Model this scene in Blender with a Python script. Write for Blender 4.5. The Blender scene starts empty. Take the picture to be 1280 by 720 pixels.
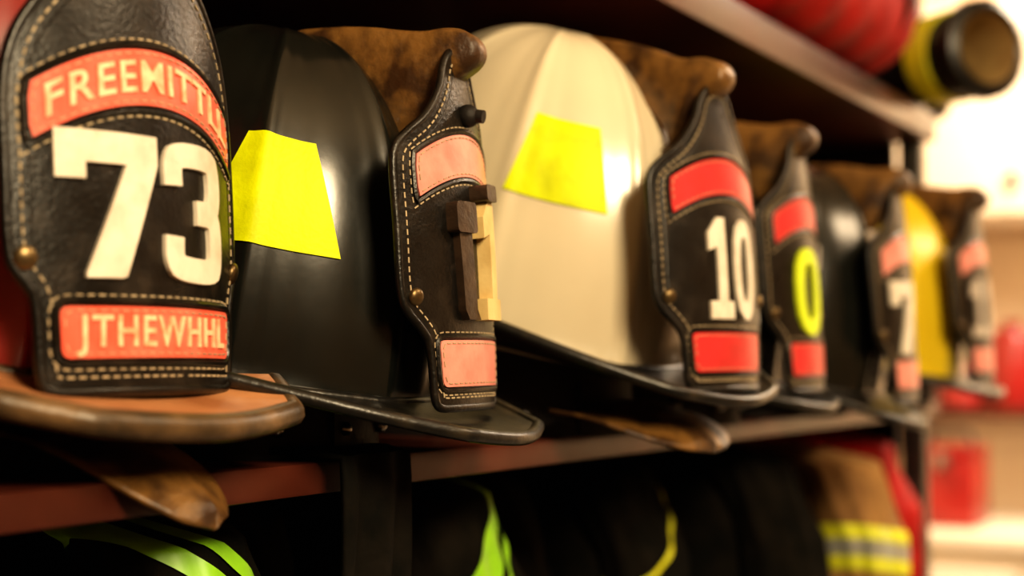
import bpy, bmesh, math, random
from mathutils import Vector, Matrix
random.seed(3)
Z0=1.45
sc=bpy.context.scene
sc.view_settings.view_transform='Standard'
try: sc.view_settings.look='Medium High Contrast'
except Exception: sc.view_settings.look='None'
sc.view_settings.exposure=0.25

# ---------------------------------------------------------------- materials
def mat(name,c1,c2=None,rough=.5,scale=20,bump=0.0,bscale=200,metal=0,coat=0,lo=.35,hi=.65,rvar=0.0,spec=.5):
    m=bpy.data.materials.new(name); m.use_nodes=True
    nt=m.node_tree; b=nt.nodes['Principled BSDF']
    c2=c2 or tuple(x*.8 for x in c1)
    tc=nt.nodes.new('ShaderNodeTexCoord')
    n=nt.nodes.new('ShaderNodeTexNoise'); n.inputs['Scale'].default_value=scale; n.inputs['Detail'].default_value=6
    nt.links.new(tc.outputs['Object'],n.inputs['Vector'])
    r=nt.nodes.new('ShaderNodeValToRGB')
    r.color_ramp.elements[0].position=lo; r.color_ramp.elements[1].position=hi
    r.color_ramp.elements[0].color=(*c1,1); r.color_ramp.elements[1].color=(*c2,1)
    nt.links.new(n.outputs['Fac'],r.inputs['Fac']); nt.links.new(r.outputs['Color'],b.inputs['Base Color'])
    b.inputs['Roughness'].default_value=rough; b.inputs['Metallic'].default_value=metal
    b.inputs['Coat Weight'].default_value=coat; b.inputs['Coat Roughness'].default_value=.18
    b.inputs['Specular IOR Level'].default_value=spec
    if rvar:
        mr=nt.nodes.new('ShaderNodeMapRange'); mr.inputs['To Min'].default_value=max(.02,rough-rvar); mr.inputs['To Max'].default_value=rough+rvar
        nt.links.new(n.outputs['Fac'],mr.inputs['Value']); nt.links.new(mr.outputs['Result'],b.inputs['Roughness'])
    if bump:
        n2=nt.nodes.new('ShaderNodeTexNoise'); n2.inputs['Scale'].default_value=bscale; n2.inputs['Detail'].default_value=5
        nt.links.new(tc.outputs['Object'],n2.inputs['Vector'])
        bp=nt.nodes.new('ShaderNodeBump'); bp.inputs['Strength'].default_value=bump; bp.inputs['Distance'].default_value=.002
        nt.links.new(n2.outputs['Fac'],bp.inputs['Height']); nt.links.new(bp.outputs['Normal'],b.inputs['Normal'])
    return m
leather=mat('black_leather',(.006,.005,.004),(.034,.024,.016),.34,55,.2,420,rvar=.16,spec=.5,lo=.5,hi=.85)
stitch=mat('stitch_thread',(.50,.40,.26),(.32,.25,.16),.8,80)
salmon=mat('salmon_panel',(.86,.12,.07),(.78,.19,.13),.4,60,.1,coat=.15)
pink=mat('pink_panel',(.86,.33,.28),(.76,.24,.20),.4,60,.1,coat=.15)
redp=mat('red_panel',(.70,.035,.04),(.56,.03,.03),.4,60,.1,coat=.15)
cream_l=mat('cream_lettering',(.92,.66,.42),(.84,.36,.20),.6,160,lo=.42,hi=.68)
white_n=mat('white_numeral',(.84,.77,.65),(.62,.53,.42),.5,70,.15,lo=.4,hi=.75)
ivory_n=mat('ivory_numeral',(.82,.62,.28),(.65,.45,.18),.5,40,.15)
lime_n=mat('lime_numeral',(.74,.90,.02),(.64,.8,.02),.5,40)
grey_n=mat('grey_numeral',(.62,.54,.46),(.48,.42,.36),.5,40)
decal=mat('reflective_yellow',(.76,.86,.0),(.54,.60,.0),.5,50,.15,300,lo=.45,hi=.8,spec=.2)
brass=mat('aged_brass',(.10,.065,.03),(.25,.18,.09),.38,60,.1,metal=.9)
steel=mat('steel_rivet',(.5,.48,.45),(.3,.28,.26),.3,60,metal=1)
brown=mat('brown_leather',(.20,.10,.026),(.05,.022,.007),.42,45,.5,160,rvar=.1,lo=.4,hi=.6)
strapm=mat('dark_strap',(.030,.018,.012),(.06,.035,.02),.4,60,.3,200)
brimtan=mat('worn_tan_leather',(.66,.32,.15),(.38,.15,.06),.36,22,.3,220,rvar=.1)
brimrim=mat('dark_brown_rim',(.045,.028,.014),(.17,.10,.045),.38,45,.3,200)
blackrim=mat('black_rim',(.010,.009,.008),(.06,.045,.028),.34,40,.2,200,lo=.5,hi=.8)
d_black=mat('black_shell',(.005,.006,.005),(.012,.012,.009),.24,12,.05,90,coat=.45,rvar=.06,spec=.45)
d_cream=mat('cream_shell',(.80,.70,.51),(.72,.61,.43),.24,6,.03,60,coat=.6,rvar=.06)
d_red=mat('red_shell',(.30,.012,.01),(.16,.008,.008),.3,10,coat=.3)
d_yel=mat('yellow_shell',(.90,.66,.02),(.78,.55,.01),.3,10,coat=.3)
liner_m=mat('black_liner',(.008,.007,.007),(.018,.014,.012),.6,40,.4,120,spec=.3)
wood=mat('mahogany_board',(.050,.011,.007),(.10,.023,.012),.34,8,.1,60,rvar=.08,spec=.35)
darkpanel=mat('dark_panel',(.008,.005,.004),(.014,.009,.006),.9,6,spec=.05)

# ---------------------------------------------------------------- helpers
def link(o,parent=None):
    sc.collection.objects.link(o)
    if parent is not None: o.parent=parent
    return o
def mkobj(name,bm,mats,parent=None,smooth=True,ang=35):
    bmesh.ops.recalc_face_normals(bm,faces=bm.faces)
    me=bpy.data.meshes.new(name); bm.to_mesh(me); bm.free()
    if not isinstance(mats,(list,tuple)): mats=[mats]
    for m in mats: me.materials.append(m)
    if smooth:
        for p in me.polygons: p.use_smooth=True
        me.set_sharp_from_angle(angle=math.radians(ang))
    return link(bpy.data.objects.new(name,me),parent)
def empty(name,loc=(0,0,0),rot=(0,0,0)):
    e=bpy.data.objects.new(name,None); e.empty_display_size=.05
    e.location=loc; e.rotation_euler=rot; sc.collection.objects.link(e); return e
def grid(bm,pts,closeu=False,closev=False,mi=0):
    rows=[[bm.verts.new(p) for p in r] for r in pts]
    nu=len(rows); nv=len(rows[0]); fs=[]
    for i in range(nu if closeu else nu-1):
        for j in range(nv if closev else nv-1):
            f=bm.faces.new((rows[i][j],rows[(i+1)%nu][j],rows[(i+1)%nu][(j+1)%nv],rows[i][(j+1)%nv]))
            f.material_index=mi; fs.append(f)
    return rows,fs
def box(bm,c,s,rot=None,mi=0):
    ret=bmesh.ops.create_cube(bm,size=1)
    M=Matrix.Translation(c)@(rot.to_4x4() if rot else Matrix.Identity(4))@Matrix.Diagonal((*s,1))
    bmesh.ops.transform(bm,matrix=M,verts=ret['verts'])
    for v in ret['verts']:
        for f in v.link_faces: f.material_index=mi
    return ret['verts']
def boxobj(name,c,s,m,parent=None,bev=.003,rot=None):
    bm=bmesh.new(); box(bm,c,s,rot)
    if bev: bmesh.ops.bevel(bm,geom=bm.edges[:],offset=bev,segments=2,affect='EDGES',profile=.6)
    return mkobj(name,bm,m,parent)
def tube(bm,pts,rad,n=8,closed=False,mi=0,caps=True):
    pts=[Vector(p) for p in pts]; N=len(pts); rows=[]; up=None
    for i,p in enumerate(pts):
        a=pts[(i-1)%N] if (closed or i>0) else p
        b=pts[(i+1)%N] if (closed or i<N-1) else p
        t=(b-a).normalized()
        if up is None:
            up=Vector((0,0,1)) if abs(t.z)<.9 else Vector((1,0,0))
        s=t.cross(up)
        if s.length<1e-4: s=t.orthogonal()
        s.normalize(); up=s.cross(t).normalized()
        r=rad[i] if isinstance(rad,(list,tuple)) else rad
        rows.append([p+s*(r*math.cos(2*math.pi*k/n))+up*(r*math.sin(2*math.pi*k/n)) for k in range(n)])
    rr,fs=grid(bm,rows,closeu=closed,closev=True,mi=mi)
    if not closed and caps:
        for r in (rr[0],rr[-1]):
            f=bm.faces.new(r); f.material_index=mi
    return rr
def smoothpoly(pts,step=.0015,closed=True,rounds=2):
    P=[Vector((p[0],p[1])) for p in pts]
    for _ in range(rounds):
        Q=[]; n=len(P)
        for i in range(n if closed else n-1):
            a=P[i]; b=P[(i+1)%n]
            Q+= [a*.75+b*.25, a*.25+b*.75]
        if not closed: Q=[P[0]]+Q+[P[-1]]
        P=Q
    out=[]; n=len(P)
    for i in range(n if closed else n-1):
        a=P[i]; b=P[(i+1)%n]; L=(b-a).length; k=max(1,int(round(L/step)))
        for j in range(k): out.append(a.lerp(b,j/k))
    if not closed: out.append(P[-1])
    return out
def area2(P): return sum(P[i].x*P[(i+1)%len(P)].y-P[(i+1)%len(P)].x*P[i].y for i in range(len(P)))
def offset(P,d):
    s=1 if area2(P)>0 else -1; n=len(P); out=[]
    for i in range(n):
        t=(P[(i+2)%n]-P[(i-2)%n]).normalized()
        out.append(P[i]+Vector((-t.y,t.x))*s*d)
    return out
def stroke(c,w,closed=False):
    c=[Vector(p) for p in c]; n=len(c); L=[];R=[]
    for i in range(n):
        a=c[(i-1)%n] if (closed or i>0) else None
        b=c[(i+1)%n] if (closed or i<n-1) else None
        ts=[]
        if a is not None: ts.append((c[i]-a).normalized())
        if b is not None: ts.append((b-c[i]).normalized())
        t=sum(ts,Vector((0,0))).normalized(); nn=Vector((-t.y,t.x))
        k=w/2/max(.5,abs(nn.dot(Vector((-ts[0].y,ts[0].x)))))
        L.append(c[i]+nn*k); R.append(c[i]-nn*k)
    return [[L[i],L[(i+1)%n],R[(i+1)%n],R[i]] for i in range(n if closed else n-1)]
def plate(bm,polys,h0,h1,M,mi=0,step=.005):
    t=bmesh.new()
    for P in polys:
        vs=[t.verts.new((p[0],p[1],0)) for p in P]
        try: t.faces.new(vs)
        except Exception: pass
    bmesh.ops.remove_doubles(t,verts=t.verts[:],dist=1e-5)
    bmesh.ops.triangulate(t,faces=t.faces[:],ngon_method='EAR_CLIP')
    finish_plate(bm,t,h0,h1,M,mi,step)
def finish_plate(bm,t,h0,h1,M,mi,step):
    us=[v.co.x for v in t.verts]; lo,hi=min(us),max(us)
    k=math.ceil(lo/step)
    while k*step<hi:
        bmesh.ops.bisect_plane(t,geom=t.verts[:]+t.edges[:]+t.faces[:],plane_co=(k*step,0,0),plane_no=(1,0,0),dist=1e-6); k+=1
    vs_=[v.co.y for v in t.verts]; lo,hi=min(vs_),max(vs_); st=step*4; k=math.ceil(lo/st)
    while k*st<hi:
        bmesh.ops.bisect_plane(t,geom=t.verts[:]+t.edges[:]+t.faces[:],plane_co=(0,k*st,0),plane_no=(0,1,0),dist=1e-6); k+=1
    r=bmesh.ops.extrude_face_region(t,geom=t.faces[:],use_keep_orig=True)
    for g in r['geom']:
        if isinstance(g,bmesh.types.BMVert): g.co.z+=(h1-h0)
    bmesh.ops.recalc_face_normals(t,faces=t.faces[:])
    for v in t.verts: v.co=M(v.co.x,v.co.y,h0+v.co.z)
    for f in t.faces: f.material_index=mi
    me=bpy.data.meshes.new('tmp'); t.to_mesh(me); t.free()
    bm.from_mesh(me); bpy.data.meshes.remove(me)
def text_plate(bm,s,size,cx,cy,h0,h1,M,mi=0,arc=0,width=None,off=.0):
    cu=bpy.data.curves.new('t','FONT'); cu.body=s; cu.size=size; cu.align_x='CENTER'; cu.align_y='CENTER'; cu.offset=off*size; cu.resolution_u=3; cu.space_character=1.14
    o=bpy.data.objects.new('t',cu); sc.collection.objects.link(o); bpy.context.view_layer.update()
    me=o.to_mesh(); t=bmesh.new(); t.from_mesh(me); o.to_mesh_clear(); bpy.data.objects.remove(o)
    bmesh.ops.remove_doubles(t,verts=t.verts[:],dist=1e-6)
    xs=[v.co.x for v in t.verts]; w=max(xs)-min(xs); m=(max(xs)+min(xs))/2; k=(width/w) if width else 1
    for v in t.verts:
        x=(v.co.x-m)*k; v.co=Vector((x+cx,v.co.y+cy+arc*(1-(x/.058)**2),0))
    finish_plate(bm,t,h0,h1,M,mi,.004)
def stitches(bm,P,h,M,closed=True,dash=.0032,gap=.0020,w=.00045,mi=0):
    n=len(P); L=[0]
    for i in range(n if closed else n-1): L.append(L[-1]+(P[(i+1)%n]-P[i]).length)
    tot=L[-1]
    def at(s):
        s=min(max(s,0),tot-1e-7); lo=0
        while L[lo+1]<s: lo+=1
        f=(s-L[lo])/max(1e-9,L[lo+1]-L[lo]); return P[lo%n].lerp(P[(lo+1)%n],f)
    cnt=int(tot/(dash+gap))
    for k in range(cnt):
        a=at(k*(dash+gap)); b=at(k*(dash+gap)+dash); t=(b-a)
        if t.length<1e-6: continue
        t.normalize(); nn=Vector((-t.y,t.x))*w
        A=[bm.verts.new(M(*(p),hh)) for hh in (h,h+.0006) for p in ((a+nn),(b+nn),(b-nn),(a-nn))]
        for q in ((0,1,2,3),(4,5,6,7),(0,1,5,4),(1,2,6,5),(2,3,7,6),(3,0,4,7)):
            f=bm.faces.new([A[x] for x in q]); f.material_index=mi
D7=[[(0,1.5),(1,1.5),(1,1.2),(.64,.02),(.6,0),(.26,0),(.26,.05),(.66,1.17),(.27,1.17),(.27,1.0),(0,1.0)]]
D1=[[(0,0),(1,0),(1,.26),(.73,.26),(.73,1.5),(.42,1.5),(.0,1.26),(0,1.0),(.36,1.06),(.36,.26),(0,.26)]]
def S(c,w,closed=False): return stroke(smoothpoly(c,.05,closed,2),w,closed)
D3a=S([(.13,1.02),(.12,1.26),(.2,1.37),(.8,1.38),(.87,1.2),(.87,.92),(.78,.77),(.5,.76)],.27)
D3b=S([(.5,.76),(.80,.75),(.87,.6),(.87,.24),(.80,.12),(.2,.13),(.12,.24),(.13,.48)],.27)
D0=S([(.13,.13),(.87,.13),(.87,1.37),(.13,1.37)],.26,True)
DIG={'7':[D7],'1':[D1],'3':[D3a,D3b],'0':[D0]}
def digit(bm,ch,x,y,w,h,M,h0,h1,mi):
    for k,pl in enumerate(DIG[ch]):
        plate(bm,[[(x+p[0]*w,y+p[1]/1.5*h) for p in q] for q in pl],h0,h1+k*.0001,M,mi,.004)
def rrect(hw0,hw1,v0,v1,r,step=.002):
    c=[(-hw0,v0),(hw0,v0),(hw1,v1),(-hw1,v1)]; out=[]
    for i in range(4):
        p=Vector(c[i]); a=Vector(c[i-1]); b=Vector(c[(i+1)%4])
        p0=p+(a-p).normalized()*r; p1=p+(b-p).normalized()*r
        for k in range(5):
            f=k/4; out.append(p0*(1-f)**2+p*2*f*(1-f)+p1*f*f)
    return smoothpoly(out,step,True,0)

# ---------------------------------------------------------------- helmet
def rib(th):
    d=(th-math.pi/8)%(math.pi/4); d=min(d,math.pi/4-d)
    return math.exp(-(d/.055)**2)*.8+.5*math.exp(-(d/.17)**4)
OUT_BIG=[(0,0),(.04,.0),(.056,.0),(.0605,.004),(.0615,.03),(.063,.040),(.069,.047),(.0735,.054),(.0738,.10),(.0738,.118),(.0715,.134),(.066,.148),(.056,.161),(.044,.173),(.031,.183),(.014,.191),(0,.193)]
OUT_PT=[(0,0),(.03,.0),(.045,.0),(.049,.005),(.050,.02),(.052,.038),(.060,.047),(.070,.056),(.0735,.068),(.073,.10),(.0735,.135),(.071,.148),(.060,.157),(.045,.166),(.033,.178),(.024,.190),(.019,.202),(.010,.210),(0,.211)]
def build_helmet(loc,yaw,shell,brimtop,rimm,outl,panel_t,panel_b,digits,text=None,decal_p=None,pitch=10,rimr=.0042,flap=None,extra=None,
                 numh=.066,numv=.051,s=1.0,base=.05,dims=(.105,.130,.215),doff=0.0,bw=(.022,.026),bz=(.014,-.004),pan=(.119,.143,.012,.0385),pw=(.0575,.0435,.046),riv=(.0635,.063),decm=None,rimdrop=0,flapz=0):
    A_,B_,H_=dims
    def dome(th,ph,off=0):
        rho=max(0,math.cos(ph))**.86; z=H_*math.sin(ph)**.97
        fade=min(1,math.cos(ph)*2.2)
        k=1+.034*rib(th)*fade
        return Vector(((A_*k+off)*math.sin(th)*rho,-(B_*k+off)*math.cos(th)*rho+doff,z+off*math.sin(ph)+.003*rib(th)*math.sin(ph)*fade))
    pr=math.radians(pitch)
    e=empty('firefighter_helmet',(loc[0],loc[1],Z0+base*s),(pr,0,math.radians(yaw)))
    e.scale=(s,s,s)
    bm=bmesh.new(); NT=256; NP=40
    rows=[[dome(2*math.pi*j/NT,(math.pi/2)*(i/NP)*.995) for j in range(NT)] for i in range(NP+1)]
    rr,_=grid(bm,rows,closev=True); bm.faces.new(rr[-1])
    mkobj('shell',bm,shell,e,ang=60)
    def bedge(th):
        c=math.cos(th)
        w=bw[1]+bw[0]*max(0,c)**2+.065*max(0,-c)**2+.6*doff*max(0,c)**2
        z=bz[0]*math.sin(th)**2+bz[1]*max(c,0)-.035*max(-c,0)**2
        p=dome(th,0); d=Vector((p.x,p.y-doff,0)).normalized()
        return p,d,w,z
    bm=bmesh.new(); NB=144; top=[];bot=[];edge=[]
    for j in range(NB):
        th=2*math.pi*j/NB; p,d,w,z=bedge(th); tr=[];br=[]
        for k in range(-1,9):
            f=k/8
            q=p+d*(w*f); zz=z*max(f,0)**1.3+.004*(1-max(f,0))**3
            tr.append(Vector((q.x,q.y,zz+.0018))); br.append(Vector((q.x,q.y,zz-.0018)))
        top.append(tr); bot.append(br); edge.append(p+d*w+Vector((0,0,z-rimdrop)))
    grid(bm,top,closeu=True,mi=0); grid(bm,bot,closeu=True,mi=1)
    tube(bm,edge,rimr,10,True,mi=2)
    tube(bm,[dome(2*math.pi*j/96,0)+Vector((0,0,.005)) for j in range(96)],.003,8,True,mi=2)
    mkobj('brim',bm,[brimtop,blackrim if brimtop is not brimtan else brimrim,rimm],e,ang=60)
    R=Matrix.Rotation(-pr,3,'X')
    bm=bmesh.new(); rows=[]
    cy=.012+doff
    top_in=.045+max(0,(base-.05))
    for (q,zz) in ((.80,top_in),(.80,.03),(.82,.004),(.815,.0),(.76,.0),(.75,.02),(.74,.05)):
        rows.append([R@Vector((A_*q*math.sin(t),-B_*q*math.cos(t)+cy,zz-base)) for t in [2*math.pi*j/64 for j in range(64)]])
    grid(bm,rows,closev=True)
    mkobj('liner',bm,liner_m,e)
    bm=bmesh.new()
    for t in (-75,-45,-18,12,40):
        t=math.radians(t)
        c=Vector((A_*.83*math.sin(t),-B_*.83*math.cos(t)+cy,.017-base))
        rr=bmesh.ops.create_uvsphere(bm,u_segments=16,v_segments=8,radius=.0042)
        bmesh.ops.translate(bm,verts=rr['verts'],vec=R@c)
    mkobj('liner_rivets',bm,steel,e)
    bm=bmesh.new()
    for t in (-75,-18,40):
        t=math.radians(t)
        c=Vector((A_*.815*math.sin(t),-B_*.815*math.cos(t)+cy,.02-base))
        vs=box(bm,(0,0,0),(.018,.004,.034)); 
        bmesh.ops.transform(bm,matrix=Matrix.Translation(R@c)@(R@Matrix.Rotation(t,3,'Z')).to_4x4(),verts=vs)
    mkobj('liner_tabs',bm,liner_m,e)
    if flap:
        bm=bmesh.new(); fx,fw,fl=flap; rows=[]
        for i in range(25):
            f=i/24; hw=fw*(1-max(0,(f-.45)/.55)**2.2)**.5 if f<1 else .0005
            row=[]
            for j in range(13):
                g=-1+2*j/12
                y=-B_*.72+doff-f*fl; z=.020-(.026+flapz)*f**2.2+.004*math.sin(3*g+2*f)
                row.append(R@Vector((fx+g*hw+f*.012,y,z-base)))
            rows.append(row)
        grid(bm,rows); o=mkobj('ear_flap',bm,brown,e)
        md=o.modifiers.new('s','SOLIDIFY'); md.thickness=.0025
    RS=.14; lean=math.radians(pitch+4); cl,sl=math.cos(lean),math.sin(lean)
    def M(u,v,h):
        ph=u/RS; x=(RS+h)*math.sin(ph); y=-((RS+h)*math.cos(ph)-RS); z=v
        y-=.003*math.sin(min(1,max(0,v/.2))*math.pi)
        return Vector((x,y*cl+z*sl-.165,-y*sl+z*cl+.009))
    O=outl+[(-p[0],p[1]) for p in reversed(outl[1:-1])]
    P=smoothpoly(O,.0018,True,2)
    bm=bmesh.new()
    plate(bm,[P],-.003,.0015,M,0)
    tube(bm,[M(p.x,p.y,0) for p in P],.0026,8,True)
    inner=offset(P,.0095)
    tube(bm,[M(p.x,p.y,.0006) for p in inner],.0011,6,True)
    def arcpanel(e_=0):
        hw=pw[0]+e_; t=[];b=[]
        for i in range(25):
            u=-hw+2*hw*i/24; k=1-(u/.058)**2
            b.append((u,pan[0]-e_+.016*k)); t.append((u,pan[1]+e_+.017*k))
        return smoothpoly(b+t[::-1],.002,True,1)
    def rectpanel(e_=0): return rrect(pw[1]+e_,pw[2]+e_,pan[2]-e_,pan[3]+e_,.004+max(0,e_))
    for pf in (arcpanel,rectpanel):
        tube(bm,[M(p.x,p.y,.0018) for p in pf(.0022)],.0016,6,True)
    mkobj('front_shield',bm,leather,e,ang=50)
    bm=bmesh.new(); plate(bm,[arcpanel(0)],.0012,.0026,M); mkobj('banner_panel',bm,panel_t,e)
    bm=bmesh.new(); plate(bm,[rectpanel(0)],.0012,.0026,M); mkobj('lower_panel',bm,panel_b,e)
    bm=bmesh.new()
    stitches(bm,offset(P,.0058),.0014,M)
    for pf in (arcpanel,rectpanel):
        stitches(bm,pf(.0046),.0014,M,w=.0004)
        stitches(bm,pf(-.0018),.0025,M,w=.0003)
    mkobj('stitching',bm,stitch,e,smooth=False)
    bm=bmesh.new()
    for u in (-riv[0],riv[0]):
        c=M(u,riv[1],.002); rr=bmesh.ops.create_uvsphere(bm,u_segments=20,v_segments=12,radius=.0052)
        bmesh.ops.transform(bm,matrix=Matrix.Translation(c)@Matrix.Rotation(u/RS,4,'Z')@Matrix.Diagonal((1,.55,1,1)),verts=rr['verts'])
    mkobj('rivets',bm,brass,e)
    for (ch,x,w,m,h1) in digits:
        b2=bmesh.new(); digit(b2,ch,x,numv,w,numh,M,.001,h1,0)
        mkobj('numeral_'+ch,b2,m,e,ang=40)
    if text:
        bm=bmesh.new()
        text_plate(bm,text[0],.0190,0,(pan[0]+pan[1])/2-.0004,.0024,.0034,M,arc=.0165,width=2*pw[0]-.013,off=.016)
        text_plate(bm,text[1],.0180,0,(pan[2]+pan[3])/2-.0002,.0024,.0034,M,width=2*pw[1]-.012,off=.016)
        mkobj('lettering',bm,cream_l,e)
    if extra: extra(e,M)
    if decal_p:
        az,zc,hh,wb,wt=decal_p
        bm=bmesh.new()
        for t0 in (az,360-az,180-az,180+az):
            rows=[]
            for i in range(15):
                f=i/14; z=zc-hh/2+hh*f; ph=math.asin(min(1,(z/H_)**(1/.97))); row=[]
                hw=(wb+(wt-wb)*f)/2
                for j in range(25):
                    g=-1+2*j/24; r=(A_+B_)/2*math.cos(ph)**.86
                    row.append(dome(math.radians(t0)+g*hw/r,ph,.0013))
                rows.append(row)
            grid(bm,rows)
        mkobj('reflective_decals',bm,decm or decal,e,ang=80)
    prof=[(.004+doff,H_-.003),(-.05+doff*.5,.5*(H_+.006)+.5*(.223)),(-.093,.222),(-.108,.227),(-.122,.227),(-.131,.219),(-.131,.209),(-.122,.200),(-.115,.195),(-.112,.172),(-.094,.150),(-.078,.160),(-.05,.186),(-.02+doff,.198)]
    k=math.tan(lean)/math.tan(math.radians(14))
    prof=[(y+((k-1)*.06 if y<-.085 else 0),z) for y,z in prof]
    PP=smoothpoly(prof,.004,True,2); bm=bmesh.new()
    def ring(x,d): return [bm.verts.new((x,p.x,p.y)) for p in offset(PP,d)]
    rs=[ring(-.011,.003),ring(-.008,0),ring(.008,0),ring(.011,.003)]
    for a,b in zip(rs[:-1],rs[1:]):
        for i in range(len(a)): bm.faces.new((a[i],a[(i+1)%len(a)],b[(i+1)%len(b)],b[i]))
    bm.faces.new(rs[0]); bm.faces.new(rs[-1])
    bmesh.ops.triangulate(bm,faces=[f for f in bm.faces if len(f.verts)>4],ngon_method='EAR_CLIP')
    mkobj('shield_holder',bm,brown,e,ang=50)
    return e

def centre(Xs,Ys,yaw,s=1.0,r=.155):
    a=math.radians(yaw); return (Xs+(-math.sin(a))*r*s,Ys+math.cos(a)*r*s)
build_helmet(centre(.584,.500,0,1.1),0,d_red,brimtan,brimrim,OUT_BIG,salmon,salmon,
   [('7',-.055,.050,white_n,.0035),('3',-.001,.045,white_n,.0035)],text=('FREEMITTLL','JTHEWHHL'),rimr=.0060,flap=(-.004,.034,.088),numh=.0605,numv=.0460,
   s=1.1,base=.0715,pitch=15,bw=(.026,.044),bz=(.009,.006),pan=(.1045,.1275,.0135,.0345),pw=(.064,.0525,.0535),riv=(.067,.0535),rimdrop=.0035,flapz=.012)
def ex2(e,M):
    bm=bmesh.new()
    r=bmesh.ops.create_uvsphere(bm,u_segments=16,v_segments=10,radius=.007); bmesh.ops.translate(bm,verts=r['verts'],vec=M(.0,.172,.004))
    r=bmesh.ops.create_cone(bm,segments=12,radius1=.004,radius2=.004,depth=.014,cap_ends=True)
    bmesh.ops.transform(bm,matrix=Matrix.Translation(M(.0,.172,.007))@Matrix.Rotation(math.pi/2,4,'X'),verts=r['verts'])
    mkobj('holder_screw',bm,liner_m,e)
    bm=bmesh.new()
    plate(bm,[rrectc(-.034,-.013,.100,.118)],.001,.0095,M)
    plate(bm,[[(-.029,.104),(-.015,.104),(-.012,.056),(-.008,.050),(-.022,.050),(-.026,.056)]],.001,.0065,M)
    plate(bm,[rrectc(-.004,.012,.120,.130)],.001,.013,M)
    mkobj('shield_clip',bm,strapm,e)
def rrectc(u0,u1,v0,v1,r=.003):
    return [Vector((p.x+(u0+u1)/2,p.y)) for p in rrect((u1-u0)/2,(u1-u0)/2,v0,v1,r,.004)]
build_helmet(centre(.790,.449,9,.96),9,d_black,blackrim,blackrim,OUT_PT,pink,pink,
   [('1',-.006,.024,ivory_n,.010)],decal_p=(62,.112,.062,.080,.036),extra=ex2,numh=.072,numv=.050,
   s=.96,base=.05,bw=(.030,.036))
build_helmet(centre(1.053,.389,-9),-9,d_cream,blackrim,blackrim,OUT_PT,redp,redp,
   [('1',-.028,.026,white_n,.0035),('0',.002,.032,white_n,.0035)],decal_p=(51,.134,.056,.072,.044),flap=(-.02,.065,.085),numh=.070,numv=.048,
   pitch=16,base=.072,dims=(.116,.150,.227),doff=.045,bz=(.026,.003),bw=(.018,.026))
build_helmet(centre(1.296,.410,1),1,d_black,blackrim,blackrim,OUT_PT,redp,redp,
   [('0',-.036,.048,lime_n,.0045)],numh=.072,numv=.045)
build_helmet(centre(1.560,.392,2),2,d_black,blackrim,blackrim,OUT_PT,pink,pink,
   [('7',-.050,.054,white_n,.0045)],pitch=13,base=.044,decal_p=(60,.125,.022,.02,.016),decm=grey_n,numh=.070,numv=.045,bz=(.014,-.012))
build_helmet(centre(1.872,.384,-2),-2,d_yel,blackrim,blackrim,OUT_PT,pink,pink,
   [('1',-.044,.030,grey_n,.0045),('1',-.008,.030,grey_n,.0045)])

# ---------------------------------------------------------------- shelving
YF=.50; YB=1.24; XL=-.6; XR=2.17
sh=empty('storage_shelf',(0,0,0))
def board(name,z,t,x0=XL,x1=XR): return boxobj(name,((x0+x1)/2,(YF+YB)/2,Z0+z-t/2),(x1-x0,YB-YF,t),wood,sh,.003)
board('middle_board',0,.018)
board('upper_board',.386,.036)
board('bottom_board',-1.1,.03)
boxobj('back_panel',((XL+XR)/2,YB+.012,Z0-.2),(XR-XL,.02,2.1),darkpanel,sh,0)
boxobj('end_panel_1',(XR+.008,(YF+.06+YB)/2,Z0-.2),(.014,YB-YF-.06,2.1),darkpanel,sh,0)
boxobj('end_panel_2',(XL-.008,(YF+.06+YB)/2,Z0-.2),(.014,YB-YF-.06,2.1),darkpanel,sh,0)
steelp=mat('grey_post',(.09,.085,.08),(.05,.045,.04),.4,20,metal=.6)
for nm,x,y in (('post_1',XR-.012,YF+.03),('post_2',XR-.012,YB-.03),('post_3',XL+.02,YF+.03),('post_4',XL+.02,YB-.03)):
    boxobj(nm,(x,y,1.17),(.03,.03,2.34),steelp,sh,.003)
rod=bmesh.new(); tube(rod,[(XL+.03,.82,Z0-.06),(XR-.03,.82,Z0-.06)],.012,12); mkobj('hanging_rod',rod,steelp,sh)

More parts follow.
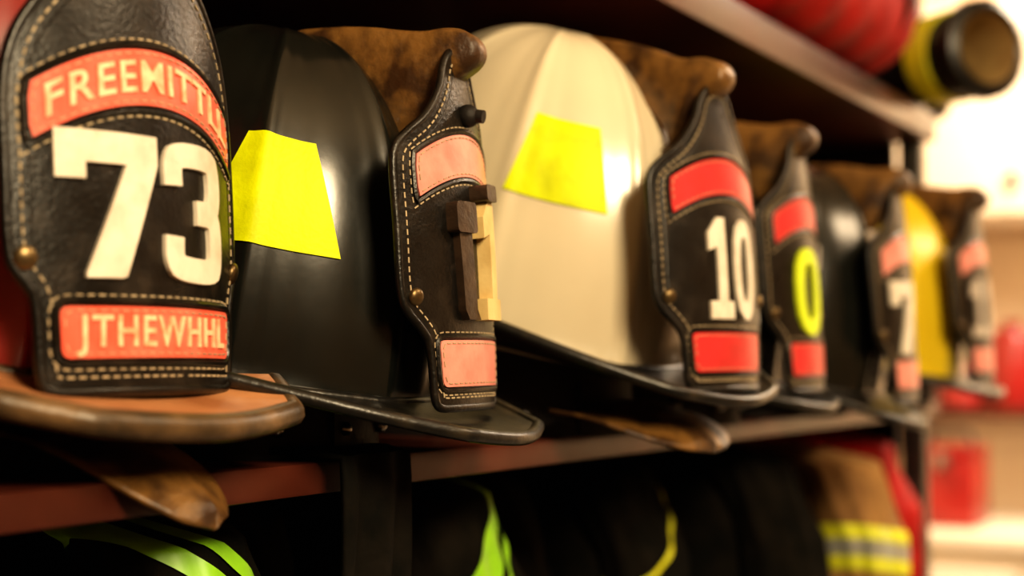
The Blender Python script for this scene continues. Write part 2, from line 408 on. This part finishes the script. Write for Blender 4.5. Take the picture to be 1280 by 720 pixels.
# ---------------------------------------------------------------- turnout coats
c_black=mat('black_cloth',(.005,.005,.004),(.014,.011,.008),.9,30,.5,150,spec=.1)
c_tan=mat('tan_cloth',(.40,.22,.075),(.25,.13,.045),.85,30,.5,150)
c_red=mat('red_cloth',(.50,.015,.012),(.32,.01,.008),.7,30,.3,150,spec=.2)
s_lime=mat('lime_trim',(.38,.80,.03),(.30,.68,.03),.4,60)
s_yel=mat('yellow_trim',(.85,.85,.03),(.7,.75,.05),.4,60)
s_sil=mat('silver_trim',(.5,.5,.45),(.4,.4,.36),.3,60,metal=.3)
def coat(X0,Yf,zt,cloth,trim,seed,stripes=((.05,.075),(.095,.12)),slope=.03,rad=.055,mid=None):
    rnd=random.Random(seed); e=empty('turnout_coat',(X0,Yf,Z0+zt))
    ph=[rnd.uniform(0,6.28) for _ in range(6)]
    bm=bmesh.new(); rows=[]; N=72; K=60
    for i in range(K+1):
        s=i/K; z=-.82*s
        sh_=min(1,(s/.10))**.5 if s>0 else .05
        a=(.030+.030*sh_+.012*s); b=(.07+.15*min(1,(s/.16))**.6 if s>0 else .06)
        row=[]
        for j in range(N):
            t=2*math.pi*j/N
            f=1+.10*math.sin(5*t+ph[0]+3*s)*s**.5+.06*math.sin(9*t+ph[1]-4*s)+.03*math.sin(17*t+ph[2])
            row.append(Vector((a*f*math.sin(t),.25-b*math.cos(t)*(1+.02*math.sin(7*s*6+ph[3])),z)))
        rows.append(row)
    rr,fs=grid(bm,rows,closev=True); bm.faces.new(rr[0])
    for f in fs:
        z=-f.calc_center_median().z
        if .55<z<.60: f.material_index=1
    mkobj('body',bm,[cloth,trim],e,ang=80)
    path=[(.16,-.0),(.10,-.02),(.065,-.10),(.055,-.25),(.05,-.4),(.04,-.62)]
    def surf(z,t,off=0):
        z=max(-.62,min(0,z)); k=0
        while k<len(path)-2 and z<path[k+1][1]: k+=1
        f=(z-path[k][1])/(path[k+1][1]-path[k][1]); y=path[k][0]*(1-f)+path[k+1][0]*f
        u=(k+f)/(len(path)-1); r=rad*(.55+.45*min(1,u/.15))*(1-.25*u)
        w=1+.07*math.sin(3*t+ph[4]+14*u)+.05*math.sin(26*u+2*t+ph[5])+.03*math.sin(11*t+ph[1])
        return Vector(((r*w+off)*math.sin(t),y-(r*w+off)*math.cos(t)*.9,z))
    bm=bmesh.new(); rows=[]; K=120
    for i in range(K+1):
        z=-.62*(i/K)**1.3
        rows.append([surf(z,2*math.pi*j/64) for j in range(64)])
    rr,fs=grid(bm,rows,closev=True); bm.faces.new(rr[0]); bm.faces.new(rr[-1])
    mkobj('sleeve',bm,[cloth],e,ang=80)
    def band(q0,q1,m,nm):
        bm=bmesh.new(); rows=[]
        n=10
        for i in range(n+1):
            q=q0+(q1-q0)*i/n
            rows.append([surf(-(q-slope*math.sin(2*math.pi*j/96)),2*math.pi*j/96,.0018) for j in range(96)])
        grid(bm,rows,closev=True); mkobj(nm,bm,m,e,ang=80)
    for a,b in stripes: band(a,b,trim,'sleeve_stripe')
    if mid: band(mid[0],mid[1],s_sil,'sleeve_reflector')
    bm=bmesh.new(); tube(bm,[(0,.2,-.01),(0,.25,.02),(0,.31,.0),(0,.33,.02)],.003,8); mkobj('hanger',bm,steelp,e)
    return e
coat(.54,.58,-.03,c_black,s_lime,1,((.3,.33),(.35,.37)))
coat(.705,.495,-.024,c_black,s_lime,2,((.026,.038),(.048,.064)),slope=-.048)
coat(.87,.60,-.03,c_black,s_lime,3,((.3,.33),))
coat(1.03,.52,-.024,c_black,s_lime,4,((.038,.076),(.086,.094)),slope=.060)
coat(1.20,.58,-.03,c_black,s_yel,5,((.3,.33),))
coat(1.42,.55,-.03,c_black,s_yel,6,((.074,.080),),slope=.05)
coat(1.60,.47,-.03,c_black,s_lime,8,((.3,.33),))
coat(1.78,.43,-.040,c_tan,s_yel,7,((.094,.110),(.128,.144)),slope=-.010,mid=(.110,.128))
coat(2.00,.47,-.03,c_red,s_yel,9,((.3,.33),))

bm=bmesh.new(); rows=[]
for i in range(40):
    s=i/39
    if s<.15: y=.545-.05*s/.15; z=.003
    else: y=.494-.006*math.sin(8*s); z=.003-(s-.15)*.5
    row=[]
    for j in range(25):
        g=-1+2*j/24; hw=.034+.008*s
        row.append(Vector((.750+g*hw,y-.004*math.sin(g*6+3*s)*min(1,s*4)-.004,Z0+z)))
    rows.append(row)
grid(bm,rows); e=mkobj('hanging_strap',bm,c_black); md=e.modifiers.new('s','SOLIDIFY'); md.thickness=.004; md.offset=1

# ---------------------------------------------------------------- things on the upper board
ZU=Z0+.386
def duffel(name,x,y,z,L,r,m,rotz):
    e=empty(name,(x,y,z),(0,0,rotz)); bm=bmesh.new(); rows=[]
    for i in range(33):
        s=-1+2*i/32; k=(1-abs(s)**6)**.5 if abs(s)<1 else .05
        rows.append([Vector((s*L/2,r*1.25*k*math.copysign(abs(math.sin(t))**.7,math.sin(t)),r+r*k*math.copysign(abs(math.cos(t))**.7,math.cos(t))+.004*math.sin(20*s)*k)) for t in [2*math.pi*j/48 for j in range(48)]])
    rr,_=grid(bm,rows,closev=True); bm.faces.new(rr[0]); bm.faces.new(rr[-1]); mkobj('bag_body',bm,m,e)
    bm=bmesh.new()
    for s in (-.22,.22):
        tube(bm,[(s*L,-r*1.29*math.sin(t),r-r*1.03*math.cos(t)) for t in [math.pi*2*j/40 for j in range(40)]],.006,8,True)
    tube(bm,[(-.22*L+.44*L*i/16,-r*1.3,r*1.2+.5*r*math.sin(math.pi*i/16)) for i in range(17)],.007,8)
    mkobj('bag_straps',bm,liner_m,e); return e
duffel('red_gear_bag',1.71,.59,ZU,.58,.11,c_red,.0)
duffel('black_gear_bag',1.02,.80,ZU,.45,.11,c_black,-.05)
rub=mat('black_rubber',(.008,.008,.008),(.016,.014,.012),.4,30,.2,100)
tanin=mat('boot_lining',(.50,.36,.15),(.40,.27,.11),.8,40)
def boot(x,y,z,rz):
    e=empty('rubber_boot',(x,y,z),(0,0,rz)); bm=bmesh.new(); rows=[]
    for yy,r in ((0,.046),(-.006,.054),(.0,.064),(.014,.065),(.020,.058),(.08,.057),(.16,.053),(.24,.052),(.30,.055),(.345,.05),(.365,.03)):
        rows.append([Vector((r*math.sin(t),yy,.065+r*math.cos(t))) for t in [2*math.pi*j/40 for j in range(40)]])
    rr,_=grid(bm,rows,closev=True); bm.faces.new(rr[-1])
    rows=[]
    for xx,r,q in ((0,.05,.05),(.06,.05,.048),(.12,.046,.04),(.17,.044,.036),(.205,.035,.028),(.22,.015,.012)):
        rows.append([Vector((xx,.315+q*math.sin(t),.065+r*math.cos(t))) for t in [2*math.pi*j/32 for j in range(32)]])
    rr,_=grid(bm,rows,closev=True,mi=0); bm.faces.new(rr[-1])
    box(bm,(.09,.366,.065),(.26,.014,.1))
    mkobj('boot_upper',bm,rub,e)
    bm=bmesh.new(); rows=[]
    for yy,r in ((-.004,.046),(.05,.045),(.2,.043),(.28,.03)):
        rows.append([Vector((r*math.sin(t),yy,.065+r*math.cos(t))) for t in [2*math.pi*j/40 for j in range(40)]])
    rr,_=grid(bm,rows,closev=True); bm.faces.new(rr[-1]); mkobj('boot_lining',bm,tanin,e)
    bm=bmesh.new(); rows=[[Vector((r*math.sin(t),yy,.065+r*math.cos(t))) for t in [2*math.pi*j/40 for j in range(40)]] for yy,r in ((.05,.0575),(.05,.0605),(.09,.0600),(.09,.056))]
    grid(bm,rows,closev=True); mkobj('reflective_band',bm,s_yel,e)
boot(2.065,.41,ZU,math.radians(-35))

# ---------------------------------------------------------------- room
plaster=mat('cream_plaster',(.72,.57,.40),(.64,.50,.35),.8,3,.1,40)
floor_m=mat('concrete_floor',(.18,.16,.14),(.12,.11,.1),.5,4,.1,40)
XE=4.7; XW=-2.5; YN=1.30; YS=-3.0; HC=3.0
boxobj('floor',((XE+XW)/2,(YN+YS)/2,-.05),(XE-XW+.2,YN-YS+.2,.1),floor_m,None,0)
boxobj('ceiling',((XE+XW)/2,(YN+YS)/2,HC+.05),(XE-XW+.2,YN-YS+.2,.1),plaster,None,0)
boxobj('wall_back',((XE+XW)/2,YN+.05,HC/2),(XE-XW+.2,.1,HC),plaster,None,0)
boxobj('wall_front',((XE+XW)/2,YS-.05,HC/2),(XE-XW+.2,.1,HC),plaster,None,0)
boxobj('wall_right',(XE+.05,(YN+YS)/2,HC/2),(.1,YN-YS,HC),plaster,None,0)
boxobj('wall_left',(XW-.05,(YN+YS)/2,HC/2),(.1,YN-YS,HC),plaster,None,0)
whitep=mat('white_paint',(.80,.70,.57),(.74,.64,.51),.4,5)
dark=mat('dark_metal',(.05,.035,.03),(.03,.02,.02),.4,20)
redm=mat('red_metal',(.32,.015,.012),(.22,.012,.010),.35,10,coat=.3)
cab=empty('drawer_cabinet',(XE-.30,.75,0))
boxobj('carcass',(0,0,.52),(.56,1.0,1.02),whitep,cab,.006)
boxobj('worktop',(-.01,0,1.05),(.6,1.04,.035),whitep,cab,.006)
for i in range(4):
    for j in (-1,1):
        boxobj('drawer_%d'%(i*2+(j+1)//2+1),(-.29,j*.245,.17+i*.235),(.02,.47,.22),whitep,cab,.006)
        boxobj('pull_%d'%(i*2+(j+1)//2+1),(-.31,j*.245,.22+i*.235),(.02,.14,.014),dark,cab,.003)
tb=empty('red_toolbox',(XE-.36,.97,1.0685))
boxobj('case',(0,0,.09),(.2,.16,.18),redm,tb,.01)
boxobj('lid',(0,0,.195),(.2,.16,.03),redm,tb,.01)
boxobj('latch',(-.105,0,.175),(.012,.03,.04),steel,tb,.002)
bm=bmesh.new(); tube(bm,[(0,-.06,.205),(0,-.05,.245),(0,.05,.245),(0,.06,.205)],.008,8); mkobj('handle',bm,dark,tb)
wc=empty('wall_cabinet',(XE-.17,.75,1.88))
boxobj('carcass',(0,0,.3),(.32,1.0,.6),whitep,wc,.005)
for j in (-1,1):
    boxobj('door_panel_%d'%(j+2),(-.17,j*.245,.3),(.02,.47,.57),whitep,wc,.006)
    boxobj('knob_%d'%(j+2),(-.185,j*.05,.1),(.02,.02,.05),dark,wc,.003)
ws=empty('wall_rack',(XE-.12,.8,1.36))
boxobj('rack_board',(0,0,0),(.22,.9,.025),wood,ws,.003)
boxobj('rack_bracket_1',(.02,-.35,-.06),(.16,.02,.1),dark,ws,.002)
boxobj('rack_bracket_2',(.02,.35,-.06),(.16,.02,.1),dark,ws,.002)
for i,(y,w,h,m) in enumerate(((1.12,.11,.20,dark),(.99,.13,.13,redm),(.85,.13,.24,redm),(.72,.10,.16,dark))):
    q=empty('storage_canister',(XE-.13,y,1.3725)); bm=bmesh.new()
    prof=[(.0,0),(.9,0),(1,.06),(1,.75),(.85,.88),(.4,.92),(.4,1),(0,1)]
    grid(bm,[[Vector((w/2*max(r,.001)*math.cos(t),w/2*max(r,.001)*math.sin(t),h*z)) for t in [2*math.pi*k/32 for k in range(32)]] for r,z in prof],closev=True)
    mkobj('can_body',bm,m,q)
boxobj('trim_1',(XE-.01,(YN+YS)/2,.06),(.02,YN-YS,.12),dark,None,.003)

# ---------------------------------------------------------------- lights
def area(name,loc,target,size,power,col):
    l=bpy.data.lights.new(name,'AREA'); l.size=size; l.energy=power; l.color=col
    o=bpy.data.objects.new(name,l); o.location=loc
    o.rotation_euler=(Vector(target)-Vector(loc)).to_track_quat('-Z','Y').to_euler(); sc.collection.objects.link(o); return o
area('key_lamp',(-.2,-1.1,2.45),(1.0,.5,1.5),.55,44,(1,.79,.49))
area('room_lamp',(3.6,-.2,2.85),(4.3,.8,1.2),1.0,125,(1,.83,.62))
area('ceiling_lamp',(1.6,-1.2,2.9),(1.6,0,1.2),.6,20,(1,.76,.48))
w=bpy.data.worlds.new('world'); sc.world=w; w.use_nodes=True
w.node_tree.nodes['Background'].inputs[0].default_value=(.9,.7,.45,1); w.node_tree.nodes['Background'].inputs[1].default_value=.05

# ---------------------------------------------------------------- camera
cam=bpy.data.cameras.new('camera'); co=bpy.data.objects.new('camera',cam); sc.collection.objects.link(co)
co.location=(0,0,Z0+.055); co.rotation_euler=(math.radians(90+2.58),0,math.radians(27.9-90))
cam.lens=56.25; cam.sensor_width=36; cam.clip_start=.02
cam.dof.use_dof=True; cam.dof.focus_distance=.86; cam.dof.aperture_fstop=4.0
sc.camera=co
